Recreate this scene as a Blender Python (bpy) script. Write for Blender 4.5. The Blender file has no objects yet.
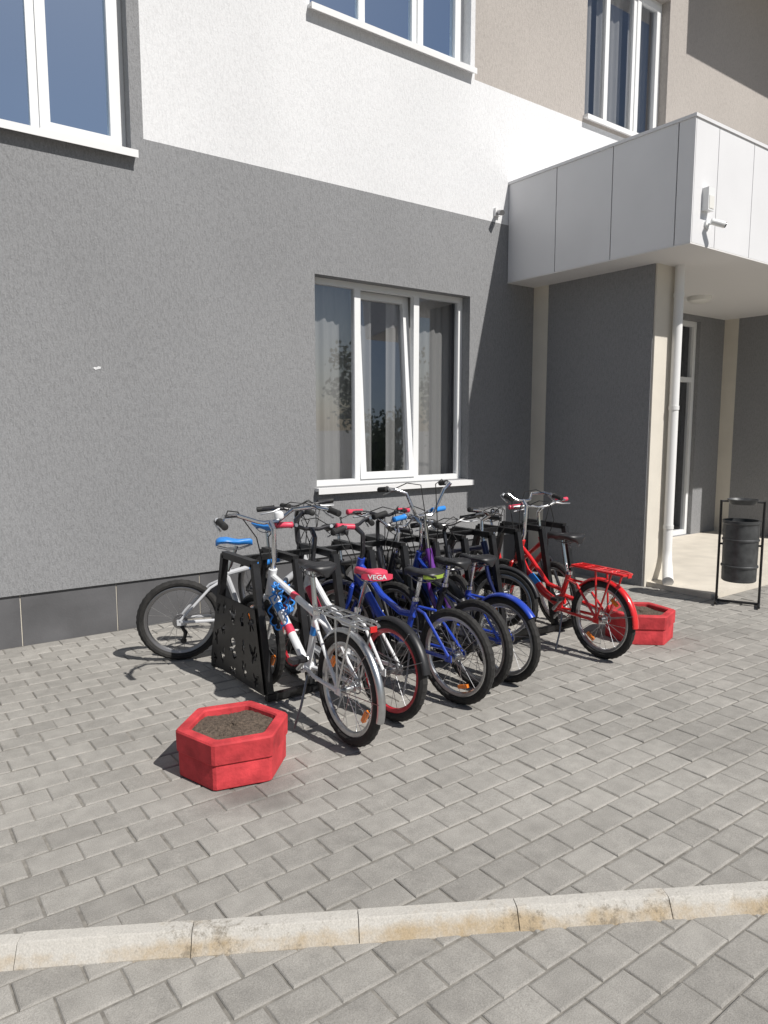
import bpy, bmesh, math, random
from mathutils import Vector, Matrix
random.seed(7)
RAD = math.radians
PI = math.pi
S = bpy.context.scene
C = S.collection
V = Vector

# ------------------------------------------------------------------ materials
def mat(name, col, rough=.5, metal=0.0, var=0.0, vscale=8, bump=0.0, bscale=60, coat=0.0, stretch=(1,1,1), spec=.5):
    m = bpy.data.materials.new(name); m.use_nodes = True
    nt = m.node_tree; n = nt.nodes; l = nt.links
    b = n['Principled BSDF']
    b.inputs['Base Color'].default_value = (*col, 1)
    b.inputs['Roughness'].default_value = rough
    b.inputs['Metallic'].default_value = metal
    b.inputs['Specular IOR Level'].default_value = spec
    if coat: b.inputs['Coat Weight'].default_value = coat; b.inputs['Coat Roughness'].default_value = .08
    tc = n.new('ShaderNodeTexCoord'); mp = n.new('ShaderNodeMapping')
    mp.inputs['Scale'].default_value = stretch
    l.new(tc.outputs['Object'], mp.inputs['Vector'])
    if var:
        t = n.new('ShaderNodeTexNoise'); t.inputs['Scale'].default_value = vscale; t.inputs['Detail'].default_value = 6
        l.new(mp.outputs[0], t.inputs['Vector'])
        r = n.new('ShaderNodeValToRGB')
        r.color_ramp.elements[0].position = .3; r.color_ramp.elements[1].position = .7
        r.color_ramp.elements[0].color = (*[max(0, c*(1-var)) for c in col], 1)
        r.color_ramp.elements[1].color = (*[min(1, c*(1+var)) for c in col], 1)
        l.new(t.outputs['Fac'], r.inputs[0]); l.new(r.outputs[0], b.inputs['Base Color'])
    if bump:
        t2 = n.new('ShaderNodeTexNoise'); t2.inputs['Scale'].default_value = bscale; t2.inputs['Detail'].default_value = 4
        l.new(mp.outputs[0], t2.inputs['Vector'])
        bp = n.new('ShaderNodeBump'); bp.inputs['Strength'].default_value = bump; bp.inputs['Distance'].default_value = .01
        l.new(t2.outputs['Fac'], bp.inputs['Height']); l.new(bp.outputs[0], b.inputs['Normal'])
    return m

def stucco(name, col, k=1.0):
    m = bpy.data.materials.new(name); m.use_nodes = True
    nt = m.node_tree; n = nt.nodes; l = nt.links; b = n['Principled BSDF']
    b.inputs['Roughness'].default_value = .92; b.inputs['Specular IOR Level'].default_value = .2
    tc = n.new('ShaderNodeTexCoord')
    def noise(sc, scale, detail):
        mp = n.new('ShaderNodeMapping'); mp.inputs['Scale'].default_value = sc
        l.new(tc.outputs['Object'], mp.inputs['Vector'])
        t = n.new('ShaderNodeTexNoise'); t.inputs['Scale'].default_value = scale; t.inputs['Detail'].default_value = detail
        l.new(mp.outputs[0], t.inputs['Vector']); return t
    big = noise((1,1,.6), .9, 5); streak = noise((1,1,.3), 70, 3); grain = noise((1,1,.6), 130, 4)
    def math_(op, a, bb):
        x = n.new('ShaderNodeMath'); x.operation = op
        for i, s in enumerate((a, bb)):
            if isinstance(s, (int, float)): x.inputs[i].default_value = s
            else: l.new(s, x.inputs[i])
        return x.outputs[0]
    r = n.new('ShaderNodeValToRGB'); r.color_ramp.elements[0].position = .33; r.color_ramp.elements[1].position = .55
    l.new(streak.outputs['Fac'], r.inputs[0])
    v = math_('ADD', math_('MULTIPLY', big.outputs['Fac'], .24), .86)
    v = math_('MULTIPLY', v, math_('ADD', math_('MULTIPLY', r.outputs[0], .13*k), 1-.10*k))
    v = math_('MULTIPLY', v, math_('ADD', math_('MULTIPLY', grain.outputs['Fac'], .60*k), 1-.30*k))
    mx = n.new('ShaderNodeMix'); mx.data_type = 'RGBA'; mx.blend_type = 'MULTIPLY'; mx.inputs[0].default_value = 1
    mx.inputs[6].default_value = (*col, 1)
    cb = n.new('ShaderNodeCombineColor')
    for i in range(3): l.new(v, cb.inputs[i])
    l.new(cb.outputs[0], mx.inputs[7]); l.new(mx.outputs[2], b.inputs['Base Color'])
    h = math_('ADD', math_('MULTIPLY', r.outputs[0], .45), math_('MULTIPLY', grain.outputs['Fac'], .9))
    bp = n.new('ShaderNodeBump'); bp.inputs['Strength'].default_value = .75*k; bp.inputs['Distance'].default_value = .005
    l.new(h, bp.inputs['Height']); l.new(bp.outputs[0], b.inputs['Normal'])
    return m

def glass(name, f0=.12, tint=(.55,.6,.62), gl=(.9,.93,1)):
    m = bpy.data.materials.new(name); m.use_nodes = True
    nt = m.node_tree; n = nt.nodes; l = nt.links
    n.remove(n['Principled BSDF']); out = n['Material Output']
    lw = n.new('ShaderNodeLayerWeight'); lw.inputs['Blend'].default_value = .5
    pw = n.new('ShaderNodeMath'); pw.operation = 'POWER'; pw.inputs[1].default_value = 4; l.new(lw.outputs['Facing'], pw.inputs[0])
    mr = n.new('ShaderNodeMapRange'); mr.inputs[3].default_value = f0; mr.inputs[4].default_value = 1; l.new(pw.outputs[0], mr.inputs[0])
    t = n.new('ShaderNodeBsdfTransparent'); t.inputs[0].default_value = (*tint, 1)
    g = n.new('ShaderNodeBsdfGlossy'); g.inputs['Roughness'].default_value = .015; g.inputs['Color'].default_value = (*gl,1)
    tc = n.new('ShaderNodeTexCoord'); tn = n.new('ShaderNodeTexNoise'); tn.inputs['Scale'].default_value = 1.1; tn.inputs['Detail'].default_value = 0; l.new(tc.outputs['Object'], tn.inputs['Vector'])
    bp = n.new('ShaderNodeBump'); bp.inputs['Strength'].default_value = .10; bp.inputs['Distance'].default_value = .02
    l.new(tn.outputs['Fac'], bp.inputs['Height']); l.new(bp.outputs[0], g.inputs['Normal'])
    x = n.new('ShaderNodeMixShader')
    l.new(mr.outputs[0], x.inputs[0]); l.new(t.outputs[0], x.inputs[1]); l.new(g.outputs[0], x.inputs[2]); l.new(x.outputs[0], out.inputs[0])
    return m

def paver_mat(name, col):
    m = bpy.data.materials.new(name); m.use_nodes = True
    nt = m.node_tree; n = nt.nodes; l = nt.links; b = n['Principled BSDF']
    b.inputs['Roughness'].default_value = .88; b.inputs['Specular IOR Level'].default_value = .25
    tc = n.new('ShaderNodeTexCoord')
    at = n.new('ShaderNodeAttribute'); at.attribute_name = 'rnd'
    def nz(scale, det):
        t = n.new('ShaderNodeTexNoise'); t.inputs['Scale'].default_value = scale; t.inputs['Detail'].default_value = det; l.new(tc.outputs['Object'], t.inputs['Vector']); return t
    big, mid, fine, st = nz(.8,6), nz(14,5), nz(240,3), nz(9,5)
    def math_(op, a, bb):
        x = n.new('ShaderNodeMath'); x.operation = op
        for i, s in enumerate((a, bb)):
            if isinstance(s, (int, float)): x.inputs[i].default_value = s
            else: l.new(s, x.inputs[i])
        return x.outputs[0]
    v = math_('ADD', math_('MULTIPLY', at.outputs['Fac'], .18), .865)
    v = math_('MULTIPLY', v, math_('ADD', math_('MULTIPLY', big.outputs['Fac'], .62), .69))
    v = math_('MULTIPLY', v, math_('ADD', math_('MULTIPLY', mid.outputs['Fac'], .52), .74))
    v = math_('MULTIPLY', v, math_('ADD', math_('MULTIPLY', fine.outputs['Fac'], .9), .55))
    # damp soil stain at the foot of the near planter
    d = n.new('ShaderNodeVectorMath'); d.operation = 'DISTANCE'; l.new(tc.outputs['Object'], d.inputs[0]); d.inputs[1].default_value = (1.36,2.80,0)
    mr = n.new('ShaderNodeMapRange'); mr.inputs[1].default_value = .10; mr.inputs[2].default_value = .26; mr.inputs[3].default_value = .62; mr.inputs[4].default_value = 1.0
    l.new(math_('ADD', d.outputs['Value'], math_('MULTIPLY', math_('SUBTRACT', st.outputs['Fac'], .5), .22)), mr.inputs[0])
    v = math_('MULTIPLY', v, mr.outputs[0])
    cb = n.new('ShaderNodeCombineColor')
    for i in range(3): l.new(v, cb.inputs[i])
    mx = n.new('ShaderNodeMix'); mx.data_type = 'RGBA'; mx.blend_type = 'MULTIPLY'; mx.inputs[0].default_value = 1
    mx.inputs[6].default_value = (*col, 1)
    l.new(cb.outputs[0], mx.inputs[7]); l.new(mx.outputs[2], b.inputs['Base Color'])
    bp = n.new('ShaderNodeBump'); bp.inputs['Strength'].default_value = .5; bp.inputs['Distance'].default_value = .003
    l.new(math_('ADD', fine.outputs['Fac'], mid.outputs['Fac']), bp.inputs['Height']); l.new(bp.outputs[0], b.inputs['Normal'])
    return m

M = {}
M['dark_wall'] = stucco('dark grey stucco', (.258,.261,.268))
M['white_wall'] = stucco('white stucco', (.70,.705,.715), .6)
M['beige_wall'] = stucco('beige stucco', (.42,.388,.36), .8)
M['plinth'] = mat('plinth tile', (.105,.105,.11), .55, var=.2, vscale=3, bump=.1)
M['pvc'] = mat('white pvc', (.78,.79,.79), .35)
M['sill'] = mat('white painted metal', (.76,.76,.76), .4)
M['glass'] = glass('sky reflecting window glass', .85, (.5,.55,.62), (.70,.84,1))
M['clear_glass'] = glass('clear window glass', .22, (.80,.805,.81))
M['room'] = mat('dim room', (.24,.245,.24), .9, var=.5, vscale=1.5)
M['curtain'] = mat('grey net curtain', (.36,.36,.355), .9)
M['panel'] = mat('white cladding panel', (.74,.74,.75), .38, var=.03, vscale=2)
M['seam'] = mat('dark seam', (.12,.12,.12), .7)
M['soffit'] = mat('white soffit', (.74,.73,.72), .6)
M['cream'] = mat('cream plaster', (.64,.60,.525), .85, var=.05, vscale=3, bump=.15, bscale=150)
M['concrete'] = mat('pale concrete', (.60,.555,.48), .9, var=.10, vscale=4, bump=.2, bscale=120)
M['pipe'] = mat('white pipe', (.76,.76,.75), .4)
M['paver'] = paver_mat('grey concrete paver', (.322,.309,.285))
M['sand'] = mat('sandy joint', (.205,.193,.172), .95, var=.3, vscale=30)
M['black_steel'] = mat('black painted steel', (.012,.012,.013), .38, var=.4, vscale=20, bump=.05, bscale=200)
M['bin'] = mat('dark grey steel', (.085,.088,.09), .42, metal=.4, var=.3, vscale=14)
M['tyre'] = mat('tyre rubber', (.022,.021,.02), .82, var=.4, vscale=25, bump=.2, bscale=160)
M['rubber'] = mat('black rubber', (.018,.018,.018), .65)
M['black_plastic'] = mat('black plastic', (.02,.02,.022), .42)
M['chrome'] = mat('chrome', (.72,.73,.75), .16, metal=1)
M['alloy'] = mat('brushed alloy', (.55,.56,.57), .34, metal=1, var=.1, vscale=30)
M['steel'] = mat('dull steel', (.32,.32,.33), .42, metal=1)
M['red_rim'] = mat('red rim', (.50,.02,.035), .35, coat=.5)
M['white_paint'] = mat('white bike paint', (.74,.75,.76), .3, coat=.6)
M['grey_paint'] = mat('silver grey paint', (.55,.56,.58), .32, coat=.5)
M['blue_paint'] = mat('blue bike paint', (.02,.06,.42), .28, coat=.7)
M['navy_paint'] = mat('navy bike paint', (.01,.016,.08), .3, coat=.6)
M['sky_blue'] = mat('light blue vinyl', (.03,.23,.66), .4)
M['red_paint'] = mat('red bike paint', (.66,.02,.022), .28, coat=.7)
M['pink_red'] = mat('pinkish red vinyl', (.62,.05,.10), .42)
M['purple'] = mat('purple bike paint', (.14,.03,.26), .3, coat=.6)
M['green'] = mat('lime vinyl', (.30,.42,.06), .45)
M['black_paint'] = mat('black bike paint', (.02,.02,.024), .28, coat=.6)
M['orange'] = mat('orange reflector', (.85,.22,.02), .25)
M['amber'] = mat('red reflector', (.6,.02,.02), .2)
M['planter'] = mat('red painted concrete', (.52,.048,.056), .74, var=.30, vscale=10, bump=.35, bscale=45, spec=.3)
M['soil'] = mat('dry soil', (.105,.080,.060), .97, var=.5, vscale=60, bump=.8, bscale=140)
M['lamp'] = mat('opal lamp glass', (.75,.74,.70), .35)
M['lens'] = mat('dark lens', (.01,.01,.012), .1)
M['bark'] = mat('bark', (.09,.07,.05), .9, var=.3, vscale=12, bump=.5, bscale=30)
M['leaf'] = mat('tree leaf', (.06,.10,.03), .7, var=.5, vscale=1.2)

def kerb_mat():
    m = mat('weathered kerb concrete', (.5,.46,.38), .92, bump=.25, bscale=110)
    nt = m.node_tree; n = nt.nodes; l = nt.links; b = n['Principled BSDF']
    g = n.new('ShaderNodeTexCoord'); s = n.new('ShaderNodeSeparateXYZ'); l.new(g.outputs['Object'], s.inputs[0])
    def nz(scale, det, rgh=.6):
        t = n.new('ShaderNodeTexNoise'); t.inputs['Scale'].default_value = scale; t.inputs['Detail'].default_value = det; t.inputs['Roughness'].default_value = rgh; l.new(g.outputs['Object'], t.inputs['Vector']); return t.outputs['Fac']
    def mrange(src, a, bb, c_, d):
        r_ = n.new('ShaderNodeMapRange'); r_.inputs[1].default_value = a; r_.inputs[2].default_value = bb; r_.inputs[3].default_value = c_; r_.inputs[4].default_value = d; l.new(src, r_.inputs[0]); return r_.outputs[0]
    def add(a, bb):
        x_ = n.new('ShaderNodeMath'); x_.operation = 'ADD'; l.new(a, x_.inputs[0]); l.new(bb, x_.inputs[1]); return x_.outputs[0]
    f1 = add(mrange(nz(3.4,8,.7), .3, .7, .2, .8), mrange(s.outputs['Z'], -.02, .008, .10, -.20))
    r = n.new('ShaderNodeValToRGB'); e = r.color_ramp.elements
    e[0].position = .42; e[0].color = (.51,.49,.45,1); e[1].position = .76; e[1].color = (.41,.325,.215,1)
    l.new(f1, r.inputs[0])
    dirt = mrange(add(nz(1.7,3), mrange(nz(34,6,.8), .3, .7, -.2, .2)), .58, .72, 0, .7)
    mx = n.new('ShaderNodeMix'); mx.data_type = 'RGBA'; l.new(dirt, mx.inputs[0]); l.new(r.outputs[0], mx.inputs[6]); mx.inputs[7].default_value = (.17,.145,.11,1)
    gr = mrange(nz(190,3), .3, .7, .82, 1.07); cb = n.new('ShaderNodeCombineColor')
    for i in range(3): l.new(gr, cb.inputs[i])
    m2 = n.new('ShaderNodeMix'); m2.data_type = 'RGBA'; m2.blend_type = 'MULTIPLY'; m2.inputs[0].default_value = 1; l.new(mx.outputs[2], m2.inputs[6]); l.new(cb.outputs[0], m2.inputs[7])
    l.new(m2.outputs[2], b.inputs['Base Color'])
    return m
M['kerb'] = kerb_mat()

# ------------------------------------------------------------------ mesh builder
class MB:
    def __init__(s, xf=None): s.v = []; s.f = []; s.xf = xf
    def add(s, vs, fs):
        o = len(s.v); s.v += [V(p) for p in vs]; s.f += [[i+o for i in f] for f in fs]
    def box(s, lo, hi, rot=None, ctr=None):
        a, b = lo, hi
        vs = [V((x,y,z)) for x in (a[0],b[0]) for y in (a[1],b[1]) for z in (a[2],b[2])]
        if rot is not None:
            c = V(ctr) if ctr is not None else (V(a)+V(b))/2
            vs = [rot @ (p-c) + c for p in vs]
        s.add(vs, [(0,1,3,2),(4,6,7,5),(0,4,5,1),(2,3,7,6),(0,2,6,4),(1,5,7,3)]); return s
    def tube(s, pts, r, n=8, closed=False, caps=True):
        pts = [V(p) for p in pts]; m = len(pts)
        rs = r if isinstance(r, (list, tuple)) else [r]*m
        vs = []; nv = None
        for i in range(m):
            if closed: t = pts[(i+1) % m]-pts[i-1]
            elif i == 0: t = pts[1]-pts[0]
            elif i == m-1: t = pts[-1]-pts[-2]
            else: t = (pts[i+1]-pts[i]).normalized()+(pts[i]-pts[i-1]).normalized()
            t.normalize()
            if nv is None:
                nv = t.cross(V((0,0,1)));
                if nv.length < .05: nv = t.cross(V((1,0,0)))
            else: nv = nv - t*nv.dot(t)
            nv.normalize(); bn = t.cross(nv)
            for k in range(n):
                a = 2*PI*(k+.5)/n
                vs.append(pts[i]+(nv*math.cos(a)+bn*math.sin(a))*rs[i])
        fs = []
        for i in range(m if closed else m-1):
            j = (i+1) % m
            for k in range(n):
                fs.append((i*n+k, i*n+(k+1) % n, j*n+(k+1) % n, j*n+k))
        if caps and not closed: fs += [tuple(range(n))[::-1], tuple((m-1)*n+k for k in range(n))]
        s.add(vs, fs); return s
    def lathe(s, prof, c=(0,0,0), axis='z', seg=32, closed=False, a0=0, full=True, span=2*PI, knob=0):
        vs = []; n = len(prof); c = V(c)
        cnt = seg if full else seg+1
        for i in range(cnt):
            a = a0+span*i/seg
            for q, (r, h) in enumerate(prof):
                rr = r+(knob if (i % 2 and knob and q in s.kn) else 0)
                ca, sa = math.cos(a)*rr, math.sin(a)*rr
                vs.append(c+(V((ca,sa,h)) if axis == 'z' else V((h,ca,sa)) if axis == 'x' else V((sa,h,ca))))
        fs = []
        for i in range(seg):
            j = (i+1) % cnt
            for k in range(n if closed else n-1):
                kk = (k+1) % n
                fs.append((i*n+k, j*n+k, j*n+kk, i*n+kk))
        s.add(vs, fs); return s
    def build(s, name, m, parent=None, sharp=35):
        me = bpy.data.meshes.new(name)
        vs = [s.xf @ p for p in s.v] if s.xf is not None else s.v
        me.from_pydata([tuple(p) for p in vs], [], s.f)
        bm = bmesh.new(); bm.from_mesh(me); bmesh.ops.recalc_face_normals(bm, faces=bm.faces); bm.to_mesh(me); bm.free()
        for p in me.polygons: p.use_smooth = True
        me.set_sharp_from_angle(angle=RAD(sharp))
        for mm in (m if isinstance(m, list) else [m]): me.materials.append(mm)
        o = bpy.data.objects.new(name, me); C.objects.link(o)
        if parent: o.parent = parent
        return o

def tag(o, label=None, cat=None, group=None, kind=None):
    for k, v in (('label', label), ('category', cat), ('group', group), ('kind', kind)):
        if v: o[k] = v
    return o
def empty(name, loc, rz=0, lean=0, label=None, cat=None, group=None, scale=1):
    o = bpy.data.objects.new(name, None); C.objects.link(o); o.empty_display_size = .2
    o.location = loc; o.rotation_euler = (0, lean, rz); o.scale = (scale,)*3
    return tag(o, label, cat, group)
def text_mesh(s, size, m, parent, mx, name='lettering', bend=None):
    cu = bpy.data.curves.new('t', 'FONT'); cu.body = s; cu.size = size; cu.align_x = 'CENTER'; cu.align_y = 'CENTER'; cu.extrude = .0006; cu.offset = size*.02
    t = bpy.data.objects.new('t', cu); C.objects.link(t)
    dg = bpy.context.evaluated_depsgraph_get()
    me = bpy.data.meshes.new_from_object(t.evaluated_get(dg))
    bpy.data.objects.remove(t)
    me.transform(mx)
    if bend:
        for v in me.vertices: v.co = bend(v.co)
    me.materials.clear(); me.materials.append(m); me.name = name
    o = bpy.data.objects.new(name, me); C.objects.link(o); o.parent = parent
    return o

WY = 5.74      # facade plane
# ------------------------------------------------------------------ ground
KP = V((.276, 2.41, 0)); KD = V((2.204, -1.291, 0)).normalized(); KN = V((KD.y, -KD.x, 0))   # KN points to the camera side
if KN.dot(V((-1,-1,0))) < 0: KN = -KN

g = MB(); g.add([(-300,-300,-.075),(300,-300,-.075),(300,300,-.075),(-300,300,-.075)], [(0,1,2,3)])
tag(g.build('ground', M['sand']), kind='structure')

BX, BY = .190, .132      # paver pitch
def pavers(name, z, keep_far, x0, x1, y0, y1):
    vs = []; fs = []; rn = []
    rnd = random.Random(3)
    ny = int((y1-y0)/BY)+1; nx = int((x1-x0)/BX)+1
    for j in range(ny):
        for i in range(nx):
            cx = x0+(i+(.5 if j % 2 else 0)+.5)*BX+rnd.uniform(-.003,.003); cy = y0+(j+.5)*BY+rnd.uniform(-.002,.002)
            d = (V((cx,cy,0))-KP).dot(KN)
            if keep_far and d > .2: continue
            if not keep_far and d < -.1: continue
            g_ = .0028; hx = BX/2-g_+rnd.uniform(-.0015,.001); hy = BY/2-g_+rnd.uniform(-.0015,.001); rot = rnd.gauss(0,.007)
            zz = z+rnd.gauss(0,.0011)+.004*math.sin(cx*1.3)*math.sin(cy*1.7); tx, ty = rnd.gauss(0,.006), rnd.gauss(0,.006)
            o = len(vs)
            ca, sa = math.cos(rot), math.sin(rot)
            for (ins, dz) in ((.008,0),(.003,-.0014),(0,-.0045),(0,-.02)):
                for (sx, sy) in ((-1,-1),(1,-1),(1,1),(-1,1)):
                    px, py = sx*(hx-ins), sy*(hy-ins)
                    vs.append((cx+px*ca-py*sa, cy+px*sa+py*ca, zz+dz+tx*px+ty*py))
            fs.append((o,o+1,o+2,o+3)); c = rnd.random()
            for q in range(3):
                for k in range(4):
                    a = o+q*4+k; b = o+q*4+(k+1) % 4
                    fs.append((a, a+4, b+4, b))
            rn += [c]*13
    NX, NY = 60, 40; o = len(vs); nf0 = len(fs)
    for j in range(NY+1):
        for i in range(NX+1):
            gx = x0-.2+(x1-x0+.4)*i/NX; gy = y0-.2+(y1-y0+.3)*j/NY
            vs.append((gx, gy, z-.0052+.004*math.sin(gx*1.3)*math.sin(gy*1.7)))
    for j in range(NY):
        for i in range(NX):
            a = o+j*(NX+1)+i; fs.append((a,a+1,a+NX+2,a+NX+1)); rn.append(0)
    me = bpy.data.meshes.new(name); me.from_pydata(vs, [], fs)
    at = me.attributes.new('rnd', 'FLOAT', 'FACE'); at.data.foreach_set('value', rn)
    me.materials.append(M['paver']); me.materials.append(M['sand'])
    for p in me.polygons[nf0:]: p.material_index = 1
    bm = bmesh.new(); bm.from_mesh(me)
    off = .012 if keep_far else .078
    bmesh.ops.bisect_plane(bm, geom=bm.verts[:]+bm.edges[:]+bm.faces[:], plane_co=KP+KN*off, plane_no=KN if keep_far else -KN, clear_outer=True)
    bm.to_mesh(me); bm.free()
    ob = bpy.data.objects.new(name, me); C.objects.link(ob); return tag(ob, kind='structure')
pavers('pavement', 0, True, -5, 12, -3.5, WY-.02)
pavers('driveway', -.045, False, -4, 6, -2.5, 5)

k = MB(); rnd = random.Random(5)
t = -5.76
while t < 9:
    ln = .53; a = KP+KD*(t+.0014); b = KP+KD*(t+ln-.0014)
    dz = rnd.gauss(0,.0014); dn = rnd.gauss(0,.0016); e1 = rnd.gauss(0,.0014)
    prof = [(0,-.08),(0,.011),(.002,.0135),(.024,.014),(.045,.0138),(.050,.0112),(.088,-.046),(.090,-.08)]
    n = len(prof); vs = []
    SEG = 28
    for e in range(SEG+1):
        u = e/SEG; p = a.lerp(b, u); edge = -.0015 if e in (0,SEG) else 0
        ch = -.005*max(0, rnd.gauss(-.4,1)) if rnd.random() < .4 else 0
        for q_, (w, z) in enumerate(prof):
            vs.append(p+KN*(w+dn+e1*u+(ch if q_ in (4,5) else 0))+V((0,0,z+dz+e1*u+rnd.gauss(0,.0003)+(edge+ch*.5 if q_ in (4,5) else edge*.5))))
    fs = []
    for e in range(SEG):
        for q in range(n-1): fs.append((e*n+q, e*n+q+1, (e+1)*n+q+1, (e+1)*n+q))
    fs += [tuple(range(n)), tuple(SEG*n+q for q in range(n))]
    k.add(vs, fs); t += ln
tag(k.build('kerb', M['kerb'], sharp=24), kind='structure')

ld = MB(); ld.box((6.42,3.50,-.1),(11.5,WY+.1,.05))
tag(ld.build('landing', M['concrete']), kind='structure')

# ------------------------------------------------------------------ building
bld = empty('apartment_building', (0,0,0), label='grey, white and beige stucco building with white framed windows behind the bicycles', cat='building')
W = dict(w1=(-.04,1.87,3.68,5.6), w2=(3.45,5.34,5.22,7.0), w3=(7.15,8.78,5.22,7.0), wc=(3.47,5.38,1.05,2.98), door=(6.95,9.85,.051,3.1), wr=(11.3,13,1.05,2.98))
holes = list(W.values())
xs = sorted(set([-9,1.965,5.40,6.5,15]+[h[0] for h in holes]+[h[1] for h in holes]))
zs = sorted(set([.385,3.79,5.14,9.2,.051]+[h[2] for h in holes]+[h[3] for h in holes]))
wv = []; wf = []; wm = []
def q(p, mi): o = len(wv); wv.extend(p); wf.append((o,o+1,o+2,o+3)); wm.append(mi)
def region(x, z): return 0 if (z < 3.79 or x < 1.965) else 2 if (z > 5.14 and x > 5.40) else 1
for i in range(len(xs)-1):
    for j in range(len(zs)-1):
        cx, cz = (xs[i]+xs[i+1])/2, (zs[j]+zs[j+1])/2
        if any(h[0] < cx < h[1] and h[2] < cz < h[3] for h in holes): continue
        if cz < .385 and cx < 6.5: continue
        q([(xs[i],WY,zs[j]),(xs[i+1],WY,zs[j]),(xs[i+1],WY,zs[j+1]),(xs[i],WY,zs[j+1])], region(cx,cz))
RV = .17
for (a,b,c,d) in holes:
    y0, y1 = WY, WY+RV+.06
    mi = region((a+b)/2+.2, (c+d)/2)
    q([(a,y0,c),(a,y1,c),(a,y1,d),(a,y0,d)], mi); q([(b,y0,c),(b,y0,d),(b,y1,d),(b,y1,c)], mi)
    q([(a,y0,d),(a,y1,d),(b,y1,d),(b,y0,d)], mi); q([(a,y0,c),(b,y0,c),(b,y1,c),(a,y1,c)], mi)
q([(-9,WY,.385),(6.37,WY,.385),(6.37,WY+.05,.385),(-9,WY+.05,.385)], 0)
q([(-9,WY,0),(-9,16,0),(-9,16,9.2),(-9,WY,9.2)], 0); q([(15,WY,0),(15,16,0),(15,16,9.2),(15,WY,9.2)], 2)
q([(-9,16,0),(15,16,0),(15,16,9.2),(-9,16,9.2)], 0); q([(-9,WY,9.2),(15,WY,9.2),(15,16,9.2),(-9,16,9.2)], 0)
me = bpy.data.meshes.new('wall'); me.from_pydata(wv, [], wf)
for m_ in ('dark_wall','white_wall','beige_wall'): me.materials.append(M[m_])
for p, mi in zip(me.polygons, wm): p.material_index = mi
ow = bpy.data.objects.new('wall', me); C.objects.link(ow); ow.parent = bld

p = MB(); x = .934-.69*14
while x < 6.37:
    p.box((x+.004,WY+.02,-.05),(min(x+.686,6.38),WY+.06,.383)); x += .69
p.build('plinth', M['plinth'], bld)
p = MB(); p.box((-9,WY+.027,-.05),(6.38,WY+.07,.381)); p.build('plinth_joint', M['concrete'], bld)
p = MB(); p.add([(-.03,0,0),(-.022,0,.008),(.0,0,.006),(.006,0,.014),(.03,0,.012),(.024,0,-.004),(.008,0,-.006),(-.012,0,-.014)], [(0,1,2,3,4,5,6,7)])
for q_ in p.v: q_.y = WY-.003; q_.z += 2.05; q_.x += 1.548
p.build('plaster_patch', M['white_wall'], bld)

def window(key, muls, sill_out=.07, tilt=None, curt=(), sill=True, deep=.9, gm='glass'):
    a, b, c, d = W[key]; y = WY+RV-.05
    f = MB(); fw = .055
    f.box((a,y,c),(a+fw,y+.06,d)); f.box((b-fw,y,c),(b,y+.06,d))
    f.box((a+fw,y,d-fw),(b-fw,y+.06,d)); f.box((a+fw,y,c),(b-fw,y+.06,c+fw))
    edges = [a+fw]
    for mx_ in muls:
        f.box((mx_-.035,y+.001,c+fw),(mx_+.035,y+.059,d-fw)); edges += [mx_-.035, mx_+.035]
    edges.append(b-fw)
    wo = f.build('window', M['pvc'], bld)
    for i in range(0, len(edges), 2):
        x0, x1 = edges[i], edges[i+1]; n = i//2
        xf = None
        if tilt == n: xf = Matrix.Translation((0,y+.03,c+fw)) @ Matrix.Rotation(RAD(-4),4,'X') @ Matrix.Translation((0,-y-.03,-c-fw))
        if tilt == n or (key != 'wc' and n == len(edges)//2-1):
            sh = MB(xf); sw = .06; yy = y-.012
            sh.box((x0-.01,yy,c+fw-.01),(x0+sw,yy+.06,d-fw+.01)); sh.box((x1-sw,yy,c+fw-.01),(x1+.01,yy+.06,d-fw+.01))
            sh.box((x0+sw,yy,c+fw-.01),(x1-sw,yy+.06,c+fw+sw)); sh.box((x0+sw,yy,d-fw-sw),(x1-sw,yy+.06,d-fw+.01))
            sh.build('sash', M['pvc'], wo)
        gp = MB(xf); gp.add([(x0,y+.03,c+fw),(x1,y+.03,c+fw),(x1,y+.03,d-fw),(x0,y+.03,d-fw)], [(0,1,2,3)])
        gp.build('pane', M[gm], wo)
    if sill:
        s = MB(); s.box((a-.02,WY-sill_out,c-.035),(b+.03,y+.005,c-.005),None); s.box((a-.02,WY-sill_out,c-.06),(b+.03,WY-sill_out+.006,c-.0351))
        s.build('window_sill', M['sill'], wo)
    rb = MB()
    yb = y+deep
    rb.add([(a-.3,y+.1,c-.2),(b+.3,y+.1,c-.2),(b+.3,y+.1,d+.2),(a-.3,y+.1,d+.2),(a-.3,yb,c-.2),(b+.3,yb,c-.2),(b+.3,yb,d+.2),(a-.3,yb,d+.2)],
           [(4,5,6,7),(0,1,5,4),(3,2,6,7),(0,3,7,4),(1,2,6,5)])
    rb.build('room_interior', M['room'], wo)
    for (x0, x1) in curt:
        cu = MB(); vs = []; N = 60
        for i in range(N+1):
            u = i/N; xx = x0+(x1-x0)*u; yy = y+.19+.011*math.sin((x1-x0)*u*58)+.010*math.sin(xx*23)
            vs += [(xx,yy,c-.1),(xx,yy,d+.1)]
        cu.add(vs, [(2*i,2*i+2,2*i+3,2*i+1) for i in range(N)])
        cu.build('curtain', M['curtain'], wo)
    return wo
window('w1', (.62,1.235)); window('w2', (4.08,4.71), curt=((3.5,3.75),)); window('w3', (7.69,8.23), curt=((7.05,7.62),(7.72,8.22),(8.34,8.95)), gm='clear_glass')
window('wc', (4.02,4.75), tilt=1, curt=((3.45,4.30),(4.50,5.40)), gm='clear_glass', deep=.5); window('wr', (11.9,12.4))

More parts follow.
